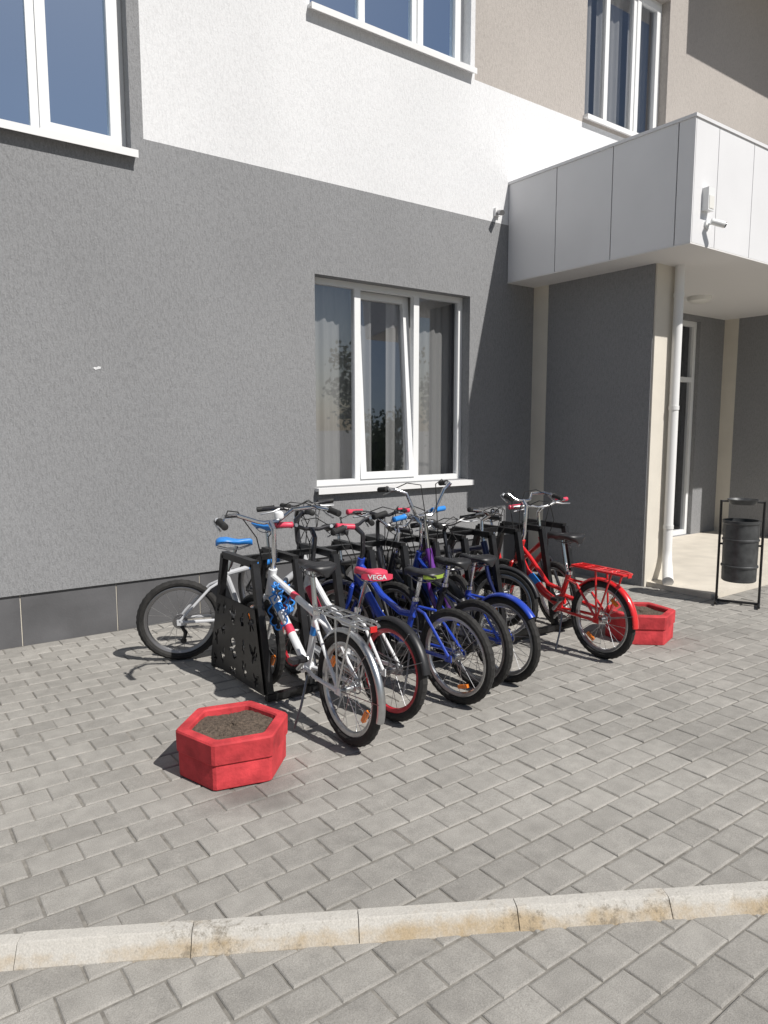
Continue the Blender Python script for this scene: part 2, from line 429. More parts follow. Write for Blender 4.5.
# entrance glazing
f = MB(); a,b,c,d = W['door']; y = WY+.06
for xx in (a, 7.9, 8.85, 9.28, b-.07): f.box((xx,y,c),(xx+.07,y+.07,d))
for zz in (c, 2.25, d-.07): f.box((a+.07,y+.002,zz),(b-.07,y+.068,zz+.07))
dr = f.build('entrance_door', M['pvc'], bld)
gp = MB(); gp.add([(a,y+.035,c),(b,y+.035,c),(b,y+.035,d),(a,y+.035,d)], [(0,1,2,3)]); gp.build('pane', M['clear_glass'], dr)
gp = MB(); gp.tube([(8.95,y,1.0),(8.95,y-.05,1.0),(8.95,y-.05,1.3),(8.95,y,1.3)], .012); gp.build('door_handle', M['alloy'], dr)
rb = MB(); rb.add([(a-.2,WY+1.6,0),(b+.2,WY+1.6,0),(b+.2,WY+1.6,3.3),(a-.2,WY+1.6,3.3),(a-.2,WY+.2,0),(b+.2,WY+.2,0),(b+.2,WY+.2,3.3),(a-.2,WY+.2,3.3)], [(0,1,2,3),(0,3,7,4),(1,2,6,5),(3,2,6,7),(0,1,5,4)])
rb.build('hall_interior', M['room'], dr)

# porch walls
CX0, CX1, CY, CZ0, CZ1 = 5.93, 10.95, 3.59, 3.19, 4.21
for (x0, x1) in ((6.37,6.70),(10.5,10.8)):
    s = MB(); s.box((x0,4.21,-.05),(x1,5.53,CZ0-.002)); pw = s.build('porch_wall', M['dark_wall'], bld)
    s = MB(); s.box((x0-.006,5.53,-.05),(x1+.006,WY,CZ0-.002)); s.build('cream_strip', M['cream'], pw)
    s = MB(); s.box((x0+.012,4.19,-.05),(x1-.012,4.2099,CZ0-.002)); s.build('cream_strip', M['cream'], pw)
# canopy
s = MB(); s.box((CX0+.012,CY+.012,CZ0+.012),(CX1-.012,WY,CZ1-.012)); can = s.build('entrance_canopy', M['seam'], bld)
ys = [WY,5.08,4.41,3.745,CY]
for i in range(4):
    s = MB(); s.box((CX0,ys[i+1]+(.005 if i < 3 else .0),CZ0),(CX0+.014,ys[i]-.005,CZ1)); s.build('cladding_panel', M['panel'], can)
xx = CX0+.0145; sx = [xx,6.31,6.92,7.53,8.14,8.75,9.36,9.97,10.58,CX1]
for i in range(9):
    s = MB(); s.box((sx[i]+.004,CY,CZ0),(sx[i+1]-.004,CY+.014,CZ1)); s.build('cladding_panel', M['panel'], can)
s = MB(); s.box((CX0-.012,CY-.012,CZ1+.001),(CX1+.012,WY,CZ1+.028)); s.build('cap_flashing', M['panel'], can)
s = MB(); s.box((CX0+.001,CY+.001,CZ0-.012),(CX1-.001,WY,CZ0-.001)); s.build('soffit', M['soffit'], can)
s = MB(); s.lathe([(0,-.075),(.08,-.072),(.13,-.05),(.14,-.02),(.14,0)], (8.4,4.93,CZ0-.0125), seg=32); s.build('ceiling_lamp', M['lamp'], can)
# downpipe
s = MB(); px, py = 6.66, 4.125
s.tube([(px,py,CZ0-.01),(px,py,.36),(px-.02,py-.015,.27),(px-.075,py-.06,.17),(px-.16,py-.12,.11),(px-.22,py-.16,.085)], [.046,.046,.048,.05,.052,.054], 18)
dp = s.build('downpipe', M['pipe'], bld)
for zz in (.6,1.8,2.9):
    s = MB(); s.lathe([(.0465,-.02),(.052,-.02),(.052,.02),(.0465,.02)], (px,py,zz), seg=16); s.build('pipe_clamp', M['pipe'], dp)
# unseen overhang added above the frame to throw shade on the upper right wall
s = MB(); s.box((9.5,4.5,7.9),(14,WY,8.15)); s.box((9.5,4.5,8.15),(9.6,WY,9.1)); s.box((9.6,4.5,8.15),(14,4.6,9.1)); s.build('shade_overhang', M['white_wall'], bld)

# small devices on the facade
t = empty('flood_lamp', (6.13,CY,3.56), label='small white box lamp mounted on the front of the white canopy', cat='lamp')
s = MB(); s.box((-.05,-.06,-.09),(.05,-.0,.10)); s.build('housing', M['pvc'], t)
s = MB(); s.box((-.038,-.064,-.075),(.038,-.0605,.03)); s.build('lens', M['lamp'], t)
t = empty('security_camera', (6.17,CY,3.37), label='white bullet camera with dark lens below the box lamp on the canopy', cat='camera')
s = MB(); s.lathe([(0,-.02),(.04,-.02),(.04,0)], (0,0,0), axis='y', seg=20); s.tube([(0,-.01,0),(0,-.05,.0),(.02,-.075,-.005)], .012); s.build('bracket', M['pvc'], t)
s = MB(); s.tube([(-.03,-.06,.01),(.0,-.085,.0),(.06,-.13,-.02)], [.024,.028,.028], 14); s.build('body', M['pvc'], t)
s = MB(); s.tube([(.059,-.1295,-.0198),(.068,-.136,-.0225)], [.024,.024], 14); s.build('lens', M['lens'], t)
t = empty('security_camera', (5.74,WY,3.87), label='small grey camera on the wall at the left end of the canopy', cat='camera')
s = MB(); s.box((-.035,-.03,-.02),(.035,0,.06)); s.build('bracket', M['sill'], t)
s = MB(); s.tube([(0,-.03,.02),(-.02,-.08,0),(-.05,-.14,-.02)], [.02,.028,.028], 12); s.build('body', M['steel'], t)

# ------------------------------------------------------------------ planters
def planter(cx, cy, rot, label):
    t = empty('planter', (cx,cy,0), rot, label=label, cat='planter', group='red hexagonal planters')
    prof = [(.252,0),(.256,.005),(.258,.106),(.256,.111),(.256,.115),(.261,.119),(.266,.123),(.268,.212),(.262,.220),(.214,.221),(.207,.214),(.199,.13)]
    def hexpts(r, z):
        out = []
        for k_ in range(6):
            a = RAD(30+60*k_)
            p0 = V((math.cos(a)*r, math.sin(a)*r, 0))
            for sg in (-1,1):
                tdir = V((math.cos(a+RAD(120)*sg), math.sin(a+RAD(120)*sg), 0))
                out.append(p0+tdir*.010+V((0,0,z)))
        return out
    s = MB(); vs = []
    for (r, z) in prof: vs += hexpts(r, z)
    n = 12; fs = []
    for i in range(len(prof)-1):
        for k_ in range(n): fs.append((i*n+k_, i*n+(k_+1) % n, (i+1)*n+(k_+1) % n, (i+1)*n+k_))
    s.add(vs, fs); s.build('body', M['planter'], t, sharp=28)
    s = MB(); rn = random.Random(int(cx*100)); vs = []; N = 96; K = 30
    for i in range(K+1):
        for k_ in range(N):
            a = 2*PI*k_/N; m_ = ((a-RAD(30)) % RAD(60)); ap = .206*math.cos(RAD(30))/math.cos(m_-RAD(30))
            r = ap*i/K; vs.append((math.cos(a)*r, math.sin(a)*r, .192+.012*(1-i/K)+.006*math.sin(3*a+cx)*(i/K)+rn.gauss(0,.0018)))
    s.add(vs, [(i*N+k_, i*N+(k_+1) % N, (i+1)*N+(k_+1) % N, (i+1)*N+k_) for i in range(K) for k_ in range(N)])
    s.build('soil', M['soil'], t, sharp=60)
planter(1.374, 3.06, math.atan2(-3.06,-1.374)+RAD(10), 'red hexagonal planter of bare soil standing in front of the bicycles, left foreground')
planter(4.80, 3.18, math.atan2(-3.2,-4.8)+RAD(14), 'red hexagonal planter half hidden behind the red bicycle at the right')

# ------------------------------------------------------------------ litter bin
t = empty('litter_bin', (6.43,3.26,0), math.atan2(3.2,6.6)-PI/2, label='dark grey steel drum litter bin on a black stand by the entrance', cat='bin')
s = MB(); s.lathe([(0,.22),(.135,.22),(.145,.23),(.15,.74),(.158,.75),(.158,.775),(.142,.775),(.138,.25),(0,.25)], seg=36)
for zz in (.36,.60): s.lathe([(.1478,zz-.012),(.156,zz-.006),(.156,zz+.006),(.149,zz+.012)], seg=36)
s.build('drum', M['bin'], t)
s = MB()
for sg in (-1,1): s.tube([(sg*.175,0,.02),(sg*.175,0,.95)], .011, 10); s.tube([(sg*.175,-.15,.02),(sg*.175,.15,.02)], .012, 10); s.tube([(sg*.175,0,.55),(sg*.14,0,.55)], .010, 8)
s.tube([(-.175,0,.02),(.175,0,.02)], .012, 10); s.build('stand', M['black_steel'], t)
s = MB(); s.lathe([(0,.935),(.10,.935),(.125,.965),(.132,.965),(.105,.92),(0,.92)], seg=28); s.tube([(-.175,0,.942),(.175,0,.942)], .009, 8); s.build('ashtray', M['bin'], t)

# ------------------------------------------------------------------ bicycles
def wheel(root, c, r, rim, spoke, xf=None, tw=.0265, refl=None, nsp=20, ph=0, cog=False):
    c = V(c)
    m = MB(xf); m.lathe([(0,-.05),(.008,-.05),(.008,-.032),(.026,-.03),(.026,-.026),(.014,-.022),(.014,.022),(.026,.026),(.026,.03),(.008,.032),(.008,.05),(0,.05)], c, 'x', 14)
    rr = r-2*tw-.012
    for i in range(nsp):
        a = 2*PI*i/nsp+ph; sg = 1 if i % 2 else -1; a2 = a+(.55 if (i//2) % 2 else -.55)
        m.tube([c+V((sg*.026, math.cos(a2)*.025, math.sin(a2)*.025)), c+V((sg*.004, math.cos(a)*rr, math.sin(a)*rr))], .0015, 4, caps=False)
    w = m.build('wheel', spoke, root)
    m = MB(xf); m.kn = (2,3,4,5,6); prof = []
    for k_ in range(9):
        a = RAD(-150+300*k_/8); prof.append((r-tw+tw*math.cos(a), tw*math.sin(a)))
    m.lathe(prof, c, 'x', 84, knob=-.0032); m.build('tyre', M['tyre'], w, sharp=20)
    m = MB(xf); ro = r-2*tw+.006
    m.lathe([(ro,-.013),(ro-.006,-.015),(ro-.022,-.010),(ro-.028,0),(ro-.022,.010),(ro-.006,.015),(ro,.013)], c, 'x', 48, closed=True); m.build('rim', rim, w)
    for a in (refl or ()):
        m = MB(xf)
        p_ = c+V((0, math.cos(a)*r*.62, math.sin(a)*r*.62)); m.box(p_-V((.010,.034,.010)), p_+V((.010,.034,.010)), Matrix.Rotation(a+PI/2,3,'X'))
        m.build('reflector', M['orange'], w)
    if cog:
        m = MB(xf)
        for q_, rr_ in enumerate((.05,.043,.036,.03)): m.lathe([(.012,.034+q_*.004),(rr_,.034+q_*.004),(rr_,.036+q_*.004),(.012,.036+q_*.004)], c, 'x', 24)
        m.build('sprocket', M['steel'], w)
    return w

def fender(root, c, R_, a0, a1, m_, xf=None, w=.027, stays=True, name='mudguard', sm=None):
    c = V(c); m = MB(xf); N = 26; ks = [(-1,-.014),(-.97,-.007),(-.8,-.001),(-.4,.004),(0,.006),(.4,.004),(.8,-.001),(.97,-.007),(1,-.014)]
    vs = []
    for i in range(N+1):
        a = a0+(a1-a0)*i/N
        for (x, d) in ks: vs.append(c+V((x*w, math.cos(a)*(R_+d), math.sin(a)*(R_+d))))
    n = len(ks); m.add(vs, [(i*n+k_, i*n+k_+1, (i+1)*n+k_+1, (i+1)*n+k_) for i in range(N) for k_ in range(n-1)])
    f_ = m.build(name, m_, root, sharp=50)
    if stays:
        for aa in (a0+(a1-a0)*.12, a0+(a1-a0)*.42):
            m = MB(xf); pts = []
            for sg in (-1,1): pts += [c+V((sg*.05,0,0)), c+V((sg*w, math.cos(aa)*(R_-.004), math.sin(aa)*(R_-.004)))][::sg*-1]
            m.tube(pts, .0025, 5)
            m.build('stay', sm or M['steel'], f_)
    return f_

def bike(loc, head, label, s=1.0, frame='diamond', fm='white_paint', fork=None, rim='alloy', spoke='steel', saddle='black_plastic', sy=.24, sz=.80,
         bars='flat', bh=.98, bw=.30, bm_='black_paint', grip='rubber', steer=0, lean=0, rf=None, ff=None, carrier=None, refl=None, decal=(), guard=None, L=1.0,
         cables=True, stand=True, bell=None, txt=None, cog=False, springs=False, fstays=True, name='bicycle', lever='alloy', ph=None, rfa=(205,40), trim=None, fw_=.027, ssc=1.0, crr=1.0):
    r = .28
    rt = empty(name, (loc[0],loc[1],loc[2] if len(loc) > 2 else 0), math.atan2(-head[0],head[1]), lean, label, 'bicycle', 'bicycles parked at the black rack', s)
    ph = random.random() if ph is None else ph
    FA = V((0,L,r)); RA = V((0,0,r)); dL = L-1.0
    BB = V((0,.41,.275)); HB = V((0,.855+dL,.60)); HT = V((0,.81+dL,.73)); ST = V((0,.30,.60))
    ax = (HT-HB).normalized()
    if frame != 'diamond': ST = V((0,.315,.56))
    xf = Matrix.Translation(HT) @ Matrix.Rotation(steer,4,ax) @ Matrix.Translation(-HT)
    F = M[fm]; FK = M[fork or fm]
    wheel(rt, RA, r, M[rim], M[spoke], refl=refl, ph=ph, cog=cog)
    wheel(rt, FA, r, M[rim], M[spoke], xf, refl=refl, ph=ph+1)
    m = MB()
    if frame == 'diamond':
        m.tube([ST+V((0,.008,-.02)), HT+V((0,.01,-.03))], .0185, 10); m.tube([HB+V((0,-.005,.02)), BB], .0235, 12)
    elif frame == 'low':
        m.tube([HB+V((0,-.01,.03)), HB+V((0,-.10,-.10)), V((0,.55,.36)), V((0,.43,.315)), V((0,.36,.34))], [.026,.028,.030,.030,.028], 12)
        m.tube([HT+V((0,.01,-.04)), HT+V((0,-.10,-.12)), V((0,.52,.44)), V((0,.37,.42))], .016, 10)
    else:
        m.tube([ST+V((0,.012,-.10)), V((0,.45,.455)), V((0,.62,.53)), HT+V((0,.01,-.035))], .020, 10)
        m.tube([HB+V((0,-.005,.02)), V((0,.66,.41)), V((0,.52,.31)), BB], .025, 12)
    m.tube([BB, ST], .019, 10); m.tube([HB-ax*.01, HT+ax*.012], .025, 12)
    m.tube([BB-V((.036,0,0)), BB+V((.036,0,0))], .025, 12)
    for sg in (-1,1):
        m.tube([BB+V((sg*.018,-.02,0)), V((sg*.05,.25,.277)), RA+V((sg*.060,.01,0))], .0110, 8)
        m.tube([ST+V((sg*.012,0,-.05)), V((sg*.045,.2,.5)), RA+V((sg*.060,0,.01))], .0095, 8)
        m.box(RA+V((sg*.060-.003,-.02,-.02)), RA+V((sg*.060+.003,.03,.02)))
    fo = m.build('frame', F, rt)
    for (col, part, t0, t1) in decal:
        a_, b_, rr = {'down': (HB+V((0,-.005,.02)), BB, .0241), 'top': (ST+V((0,.008,-.02)), HT+V((0,.01,-.03)), .0191), 'seat': (BB, ST, .0196)}[part]
        if frame != 'diamond' and part != 'seat':
            a_, b_, rr = (HB+V((0,-.005,.02)), V((0,.66,.41)), .0256) if frame != 'low' else (HB+V((0,-.11,-.10)), V((0,.55,.36)), .0305)
        m = MB(); m.tube([a_.lerp(b_, t0), a_.lerp(b_, t1)], rr, 14); m.build('decal', M[col], fo)
    # fork
    m = MB(xf); m.tube([HB-ax*.035, HT+ax*.02], .014, 10); cr = HB-ax*.04
    m.tube([cr+V((-.05,0,-.012)), cr+V((-.025,0,.006)), cr+V((.025,0,.006)), cr+V((.05,0,-.012))], .014, 10)
    for sg in (-1,1): m.tube([cr+V((sg*.05,0,-.01)), cr+V((sg*.05,.03,-.10)), cr.lerp(FA,.75)+V((sg*.052,-.006,0)), FA+V((sg*.054,0,-.004))], [.0155,.0155,.0125,.010], 10)
    m.build('fork', FK, rt)
    # bars
    top = HT+ax*.06
    m = MB(xf)
    if bars == 'flat':
        cpt = V((0,top.y+.05,bh))
        m.tube([HT+ax*.01, top, V((0,top.y-.01,bh-.05)), cpt], [.015,.015,.015,.018], 10)
        pts = [(-bw,-.05,.025),(-bw*.6,-.015,.025),(-.10,0,.015),(-.05,0,0),(.05,0,0),(.10,0,.015),(bw*.6,-.015,.025),(bw,-.05,.025)]
        gr = [(1,(bw-.115,-.040,.025),(bw+.004,-.052,.025))]
    elif bars == 'swept':
        cpt = V((0,top.y+.03,bh-.05))
        m.tube([HT+ax*.01, top, V((0,top.y-.01,bh-.09)), cpt], [.015,.015,.015,.018], 10)
        pts = [(-bw,-.16,.03),(-bw*.97,-.10,.045),(-bw*.8,-.01,.06),(-bw*.5,.05,.05),(-.07,.01,.006),(-.04,0,0),(.04,0,0),(.07,.01,.006),(bw*.5,.05,.05),(bw*.8,-.01,.06),(bw*.97,-.10,.045),(bw,-.16,.03)]
        gr = [(1,(bw*.972,-.085,.045),(bw,-.17,.027))]
    else:
        cpt = V((0,top.y-.01,bh-.20))
        m.tube([HT+ax*.01, cpt], .014, 10)
        pts = [(-bw,-.17,.19),(-bw*.95,-.10,.20),(-bw*.85,-.01,.20),(-bw*.6,.02,.17),(-.075,.0,.015),(-.05,0,0),(.05,0,0),(.075,0,.015),(bw*.6,.02,.17),(bw*.85,-.01,.20),(bw*.95,-.10,.20),(bw,-.17,.19)]
        gr = [(1,(bw*.957,-.085,.2),(bw,-.18,.189))]
    m.tube([cpt+V(p_) for p_ in pts], .012, 10)
    hb = m.build('handlebar', M[bm_], rt)
    for sg in (-1,1):
        g0, g1 = V(gr[0][1]), V(gr[0][2]); g0.x *= sg; g1.x *= sg
        m = MB(xf); d_ = (g1-g0)
        m.tube([cpt+g0-d_*.04, cpt+g0, cpt+g0+d_*.05, cpt+g0+d_*.5, cpt+g1, cpt+g1+d_*.03], [.017,.022,.0185,.0185,.019,.012], 12); m.build('grip', M[grip], hb)
        m = MB(xf); dn = d_.normalized()
        m.tube([cpt+g0-dn*.035, cpt+g0-dn*.03+V((0,.035,-.008)), cpt+g0+dn*.02+V((0,.055,-.02)), cpt+g1-dn*.01+V((0,.05,-.03))], [.012,.009,.006,.006], 8); m.build('brake_lever', M[lever], hb)
    if cables:
        g0 = V(gr[0][1])
        for sg, fw in ((-1,.13),(1,.10)):
            m = MB(xf)
            a_ = cpt+V((sg*(g0.x-.04), g0.y+.03, g0.z))
            m.tube([a_, a_+V((-sg*.06,.07,.04)), a_+V((-sg*.15,fw,.02)), cpt+V((sg*.03,fw-.02,-.10)), HT+V((sg*.022,.06,.0)), HB+V((sg*.02,.01,-.05))], .0035, 6)
            m.build('brake_cable', M['rubber'], hb)
    if bell:
        m = MB(xf); m.lathe([(0,.022),(.015,.02),(.027,.010),(.03,-.01),(.027,-.022),(0,-.024)], cpt+V((.07,.02,.035)), 'z', 18); m.build('bell', M[bell], hb)
    # saddle
    m = MB(); m.tube([ST-V((0,-.01,.05)), V((0,sy+.02,sz-.03))], .0135, 10); m.lathe([(.023,-.012),(.023,.012)], ST+V((0,.0,0)), 'z', 12); m.build('seat_post', M['chrome'], rt)
    secs = [(-.135,.03,-.006),(-.125,.058,.004),(-.10,.078,.013),(-.05,.080,.014),(.0,.062,.004),(.04,.040,-.001),(.09,.026,.001),(.13,.022,.001),(.147,.013,-.008)]
    m = MB(); N = 16; vs = []
    for (yy, hw, zo) in secs:
        for k_ in range(N):
            a = 2*PI*k_/N; zz = math.sin(a)
            vs.append((hw*ssc*math.cos(a)*(1 if zz > -.3 else .92), sy+yy*(.5+.5*ssc), sz+zo+((zz*.020-.006*(1-abs(math.cos(a)))) if zz > 0 else zz*.034*ssc)))
    fs = [(i*N+k_, i*N+(k_+1) % N, (i+1)*N+(k_+1) % N, (i+1)*N+k_) for i in range(len(secs)-1) for k_ in range(N)]
    fs += [tuple(range(N)), tuple((len(secs)-1)*N+k_ for k_ in range(N))]
    m.add(vs, fs); sa = m.build('saddle', M[saddle], rt, sharp=60)
    m = MB()
    for sg in (-1,1): m.tube([(sg*.03,sy-.11,sz-.03),(sg*.028,sy-.04,sz-.05),(sg*.022,sy+.04,sz-.05),(sg*.012,sy+.12,sz-.025)], .0035, 6)
    if springs:
        for sg in (-1,1): m.tube([(sg*.045+.012*math.cos(q_*.9), sy-.09+.012*math.sin(q_*.9), sz-.075+q_*.0022) for q_ in range(24)], .003, 5)
    m.build('saddle_rail', M['steel'], sa)
    if trim:
        m = MB(); vs = []; NN = 16
        for i in range(NN+1):
            a = RAD(-75+150*i/NN); x_ = math.sin(a)*.084; y_ = sy-.06-math.cos(a)*.079
            vs += [(x_,y_,sz-.014),(x_*1.01,y_-.001,sz+.008)]
        m.add(vs, [(2*i,2*i+2,2*i+3,2*i+1) for i in range(NN)]); m.build('saddle_trim', M[trim], sa)
    if txt:
        RB = .14
        def arc(x_, dz, off=0):      # slim curved band behind the saddle
            a = x_/RB-.62; return V((math.sin(a)*(RB+off)+.035, sy-.005-math.cos(a)*(RB+off), sz+dz))
        m = MB(); vs = []; NN = 20
        for i in range(NN+1):
            x_ = -.085+.19*i/NN; e_ = abs(2*i/NN-1)**4*.008
            vs += [arc(x_,-.026+e_), arc(x_,.014-e_)]
        m.add(vs, [(2*i,2*i+2,2*i+3,2*i+1) for i in range(NN)]); m.build('saddle_back', M[saddle], sa)
        text_mesh(txt, .036, M['white_paint'], sa, Matrix.Identity(4), bend=lambda co: arc(co.x*1.15+.008, co.y-.006, .002+co.z))
    # drive
    m = MB(); cx_ = .048
    m.lathe([(.070,cx_-.002),(.078,cx_-.002),(.078,cx_+.002),(.070,cx_+.002)], BB, 'x', 36, closed=True)
    for k_ in range(5):
        a = 2*PI*k_/5; m.tube([BB+V((cx_,0,0)), BB+V((cx_, math.cos(a)*.072, math.sin(a)*.072))], .006, 6)
    m.tube([BB-V((.055,0,0)), BB+V((.06,0,0))], .011, 10)
    ck = m.build('chainring', M['steel'], rt)
    ca = random.uniform(-1,1.2)
    for sg in (-1,1):
        e_ = V((sg*.066, math.cos(ca)*.15*sg, math.sin(ca)*.15*sg))
        m = MB(); m.tube([BB+V((sg*.058,0,0)), BB+e_], [.012,.009], 8); m.build('crank_arm', M['alloy'], ck)
        p_ = BB+e_+V((sg*.055,0,0)); m = MB(); m.box(p_-V((.042,.03,.011)), p_+V((.042,.03,.011))); m.tube([BB+e_, p_], .006, 6); m.build('pedal', M['black_plastic'], ck)
    m = MB(); pts = []
    for k_ in range(11): a = RAD(-82+164*k_/10); pts.append(BB+V((cx_, math.cos(a)*.078, math.sin(a)*.078)))
    for k_ in range(9): a = RAD(98+164*k_/8); pts.append(RA+V((cx_, math.cos(a)*.034, math.sin(a)*.034)))
    m.tube(pts, .0042, 5, closed=True); m.build('chain', M['steel'], ck)
    if cog:
        m = MB(); m.tube([RA+V((.056,.01,-.03)), RA+V((.05,.035,-.075)), RA+V((.05,.02,-.13))], [.012,.014,.01], 8)
        m.lathe([(0,-.004),(.02,-.004),(.02,.004),(0,.004)], RA+V((.047,.02,-.13)), 'x', 14); m.build('derailleur', M['black_plastic'], rt)
    if guard:
        m = MB(); m.tube([BB+V((cx_+.012,.09,.03)), BB+V((cx_+.012,.02,.092)), V((cx_+.012,.2,.345)), V((cx_+.012,.03,.325))], [.012,.016,.014,.008], 8); m.build('chain_guard', M[guard], rt)
    if rf: fender(rt, RA, r+.013, RAD(rfa[0]), RAD(rfa[1]), M[rf], stays=fstays, w=fw_)
    if ff: fender(rt, FA, r+.013, RAD(165), RAD(20), M[ff], xf, stays=fstays)
    if carrier:
        m = MB(); zt = 2*r+.075
        for sg in (-1,1):
            m.tube([(sg*.055,.24,zt),(sg*.06,.10,zt),(sg*.06,-.14,zt),(sg*.045,-.20,zt-.005),(0,-.215,zt-.005)], .0062*crr, 7)
            m.tube([(sg*.06,.02,zt),(sg*.062,.0,r+.02)], .005*crr, 6); m.tube([(sg*.06,-.12,zt),(sg*.062,-.005,r+.02)], .005*crr, 6)
        for x_ in (-.02,.02): m.tube([(x_,.24,zt),(x_,-.205,zt-.003)], .0048*crr, 6)
        for y_ in (.24,.13,.02,-.09): m.tube([(-.058,y_,zt),(.058,y_,zt)], .0048*crr, 6)
        m.tube([(-.055,.24,zt),(-.012,.30,zt-.03)], .005, 6); m.tube([(.055,.24,zt),(.012,.30,zt-.03)], .005, 6)
        cr_ = m.build('carrier', M[carrier], rt)
        m = MB(); m.box((-.018,-.222,zt-.022),(.018,-.213,zt+.004)); m.build('rear_reflector', M['amber'], cr_)
    if stand:
        m = MB(); m.tube([(-.045,.33,.26),(-.10,.30,.12),(-.15,.285,.012)], .007, 7); m.build('kickstand', M['steel'], rt)
    return rt

# near side, rear wheels towards the camera
bike((1.945,2.93), (.03,1), 'white bicycle with silver mudguard and rear carrier, nearest the foreground planter', s=1.04, fm='white_paint', rim='alloy', spoke='alloy',
     saddle='black_plastic', sy=.33, sz=.835, bars='swept', bh=1.06, bw=.36, bm_='chrome', steer=RAD(4), rf='alloy', carrier='alloy', decal=(('sky_blue','down',.22,.32),('pink_red','down',.5,.60),('sky_blue','seat',.6,.75),('pink_red','top',.4,.5)), bell='white_paint', guard='alloy', refl=(.6,3.7), rfa=(196,40), fw_=.021)
bike((2.30,3.05), (-.05,1), 'bicycle with red wheel rims and red saddle marked VEGA, second from the left', s=1.0, frame='child', fm='white_paint', rim='red_rim', spoke='steel',
     saddle='pink_red', sy=.22, sz=.79, bars='flat', bh=.97, bw=.27, bm_='black_paint', grip='pink_red', steer=RAD(-10), rf='black_plastic', ff='black_plastic', txt='VEGA', decal=(('pink_red','down',.1,.7),), lean=RAD(2), rfa=(170,60), ssc=.78)
bike((2.755,3.01), (-.10,1), 'bright blue bicycle with lime edged black saddle, third from the left', s=1.02, frame='child', fm='blue_paint', rim='alloy', spoke='alloy',
     saddle='black_plastic', trim='green', sy=.25, sz=.73, bars='flat', bh=.95, bw=.28, grip='rubber', steer=RAD(14), ff='navy_paint', refl=(4.4,), decal=(('white_paint','down',.3,.5),), lean=RAD(-2))
bike((3.02,3.12), (-.04,1), 'dark bicycle with plain black frame squeezed between the two blue bicycles', s=1.0, frame='diamond', fm='black_paint', rim='steel', spoke='steel',
     saddle='black_plastic', sy=.25, sz=.76, bars='swept', bh=.97, bw=.26, bm_='chrome', steer=RAD(-16), lean=RAD(1), decal=(('green','down',.3,.6),))
bike((3.25,3.10), (-.05,1), 'blue bicycle with short blue rear mudguard, right end of the tight row', s=.99, frame='child', fm='blue_paint', rim='alloy', spoke='alloy',
     saddle='black_plastic', sy=.25, sz=.77, bars='flat', bh=.99, bw=.27, bm_='chrome', grip='sky_blue', steer=RAD(8), rf='blue_paint', ff='navy_paint', lean=RAD(-1), rfa=(140,45), fstays=False)
bike((4.13,3.03), (.06,1), 'red bicycle with red mudguard and red rear carrier standing alone at the right', s=.99, frame='low', fm='red_paint', rim='alloy', spoke='alloy',
     saddle='black_plastic', sy=.37, sz=.83, bars='swept', bh=1.10, bw=.24, bm_='chrome', steer=RAD(-6), rf='red_paint', carrier='red_paint', springs=True, decal=(('sky_blue','down',.2,.6),), guard='red_paint', refl=(2.2,5.3), rfa=(180,40), ssc=1.2, crr=1.5)
# wall side
bike((1.755,4.74), (.93,-.36), 'pale grey bicycle with light blue saddle parked crossways at the left end', s=1.03, fm='grey_paint', rim='steel', spoke='alloy', saddle='sky_blue', sy=.36, sz=.80,
     bars='flat', bh=.98, bw=.30, steer=RAD(12), lean=RAD(3), cog=True, decal=(('sky_blue','top',.3,.7),), ssc=.72)
bike((2.62,5.36), (-.02,-1), 'black bicycle with blue saddle nearest the wall, behind the white bicycle', s=1.0, fm='black_paint', saddle='sky_blue', sz=.83, bars='flat', bh=1.02, bw=.28, rim='steel', steer=RAD(-14))
bike((2.95,4.82), (-.03,-1), 'black bicycle with red grips on the wall side, behind the bright blue one', s=1.0, fm='black_paint', saddle='black_plastic', sz=.84, bars='flat', bh=1.0, bw=.29, grip='pink_red', rim='steel', steer=RAD(10))
bike((3.21,4.66), (.02,-1), 'purple bicycle with tall chrome handlebar on the wall side of the rack', s=1.02, frame='child', fm='purple', saddle='black_plastic', sz=.74, bars='high', bh=1.17, bw=.25, bm_='chrome', ff='black_plastic', steer=RAD(-10))
bike((3.50,4.74), (-.02,-1), 'plain black bicycle on the wall side between the purple and the navy ones', s=1.0, fm='black_paint', saddle='black_plastic', sz=.80, bars='flat', bh=.90, bw=.25, rim='steel', steer=RAD(-20))
bike((3.80,4.72), (.05,-1), 'dark navy bicycle on the wall side, left of the one with red grips', s=1.0, fm='navy_paint', saddle='black_plastic', sz=.82, bars='flat', bh=.95, bw=.28, bm_='chrome', ff='black_plastic', steer=RAD(22), decal=(('red_paint','down',.2,.6),))
bike((4.48,4.70), (.02,-1), 'red bicycle with bright red grips and black fork, behind the one standing alone', s=.97, frame='child', fm='red_paint', saddle='black_plastic', sy=.2, sz=.86, bars='flat', bh=1.0, bw=.29, bm_='chrome', grip='pink_red', rim='alloy', steer=RAD(-14), fork='black_paint')

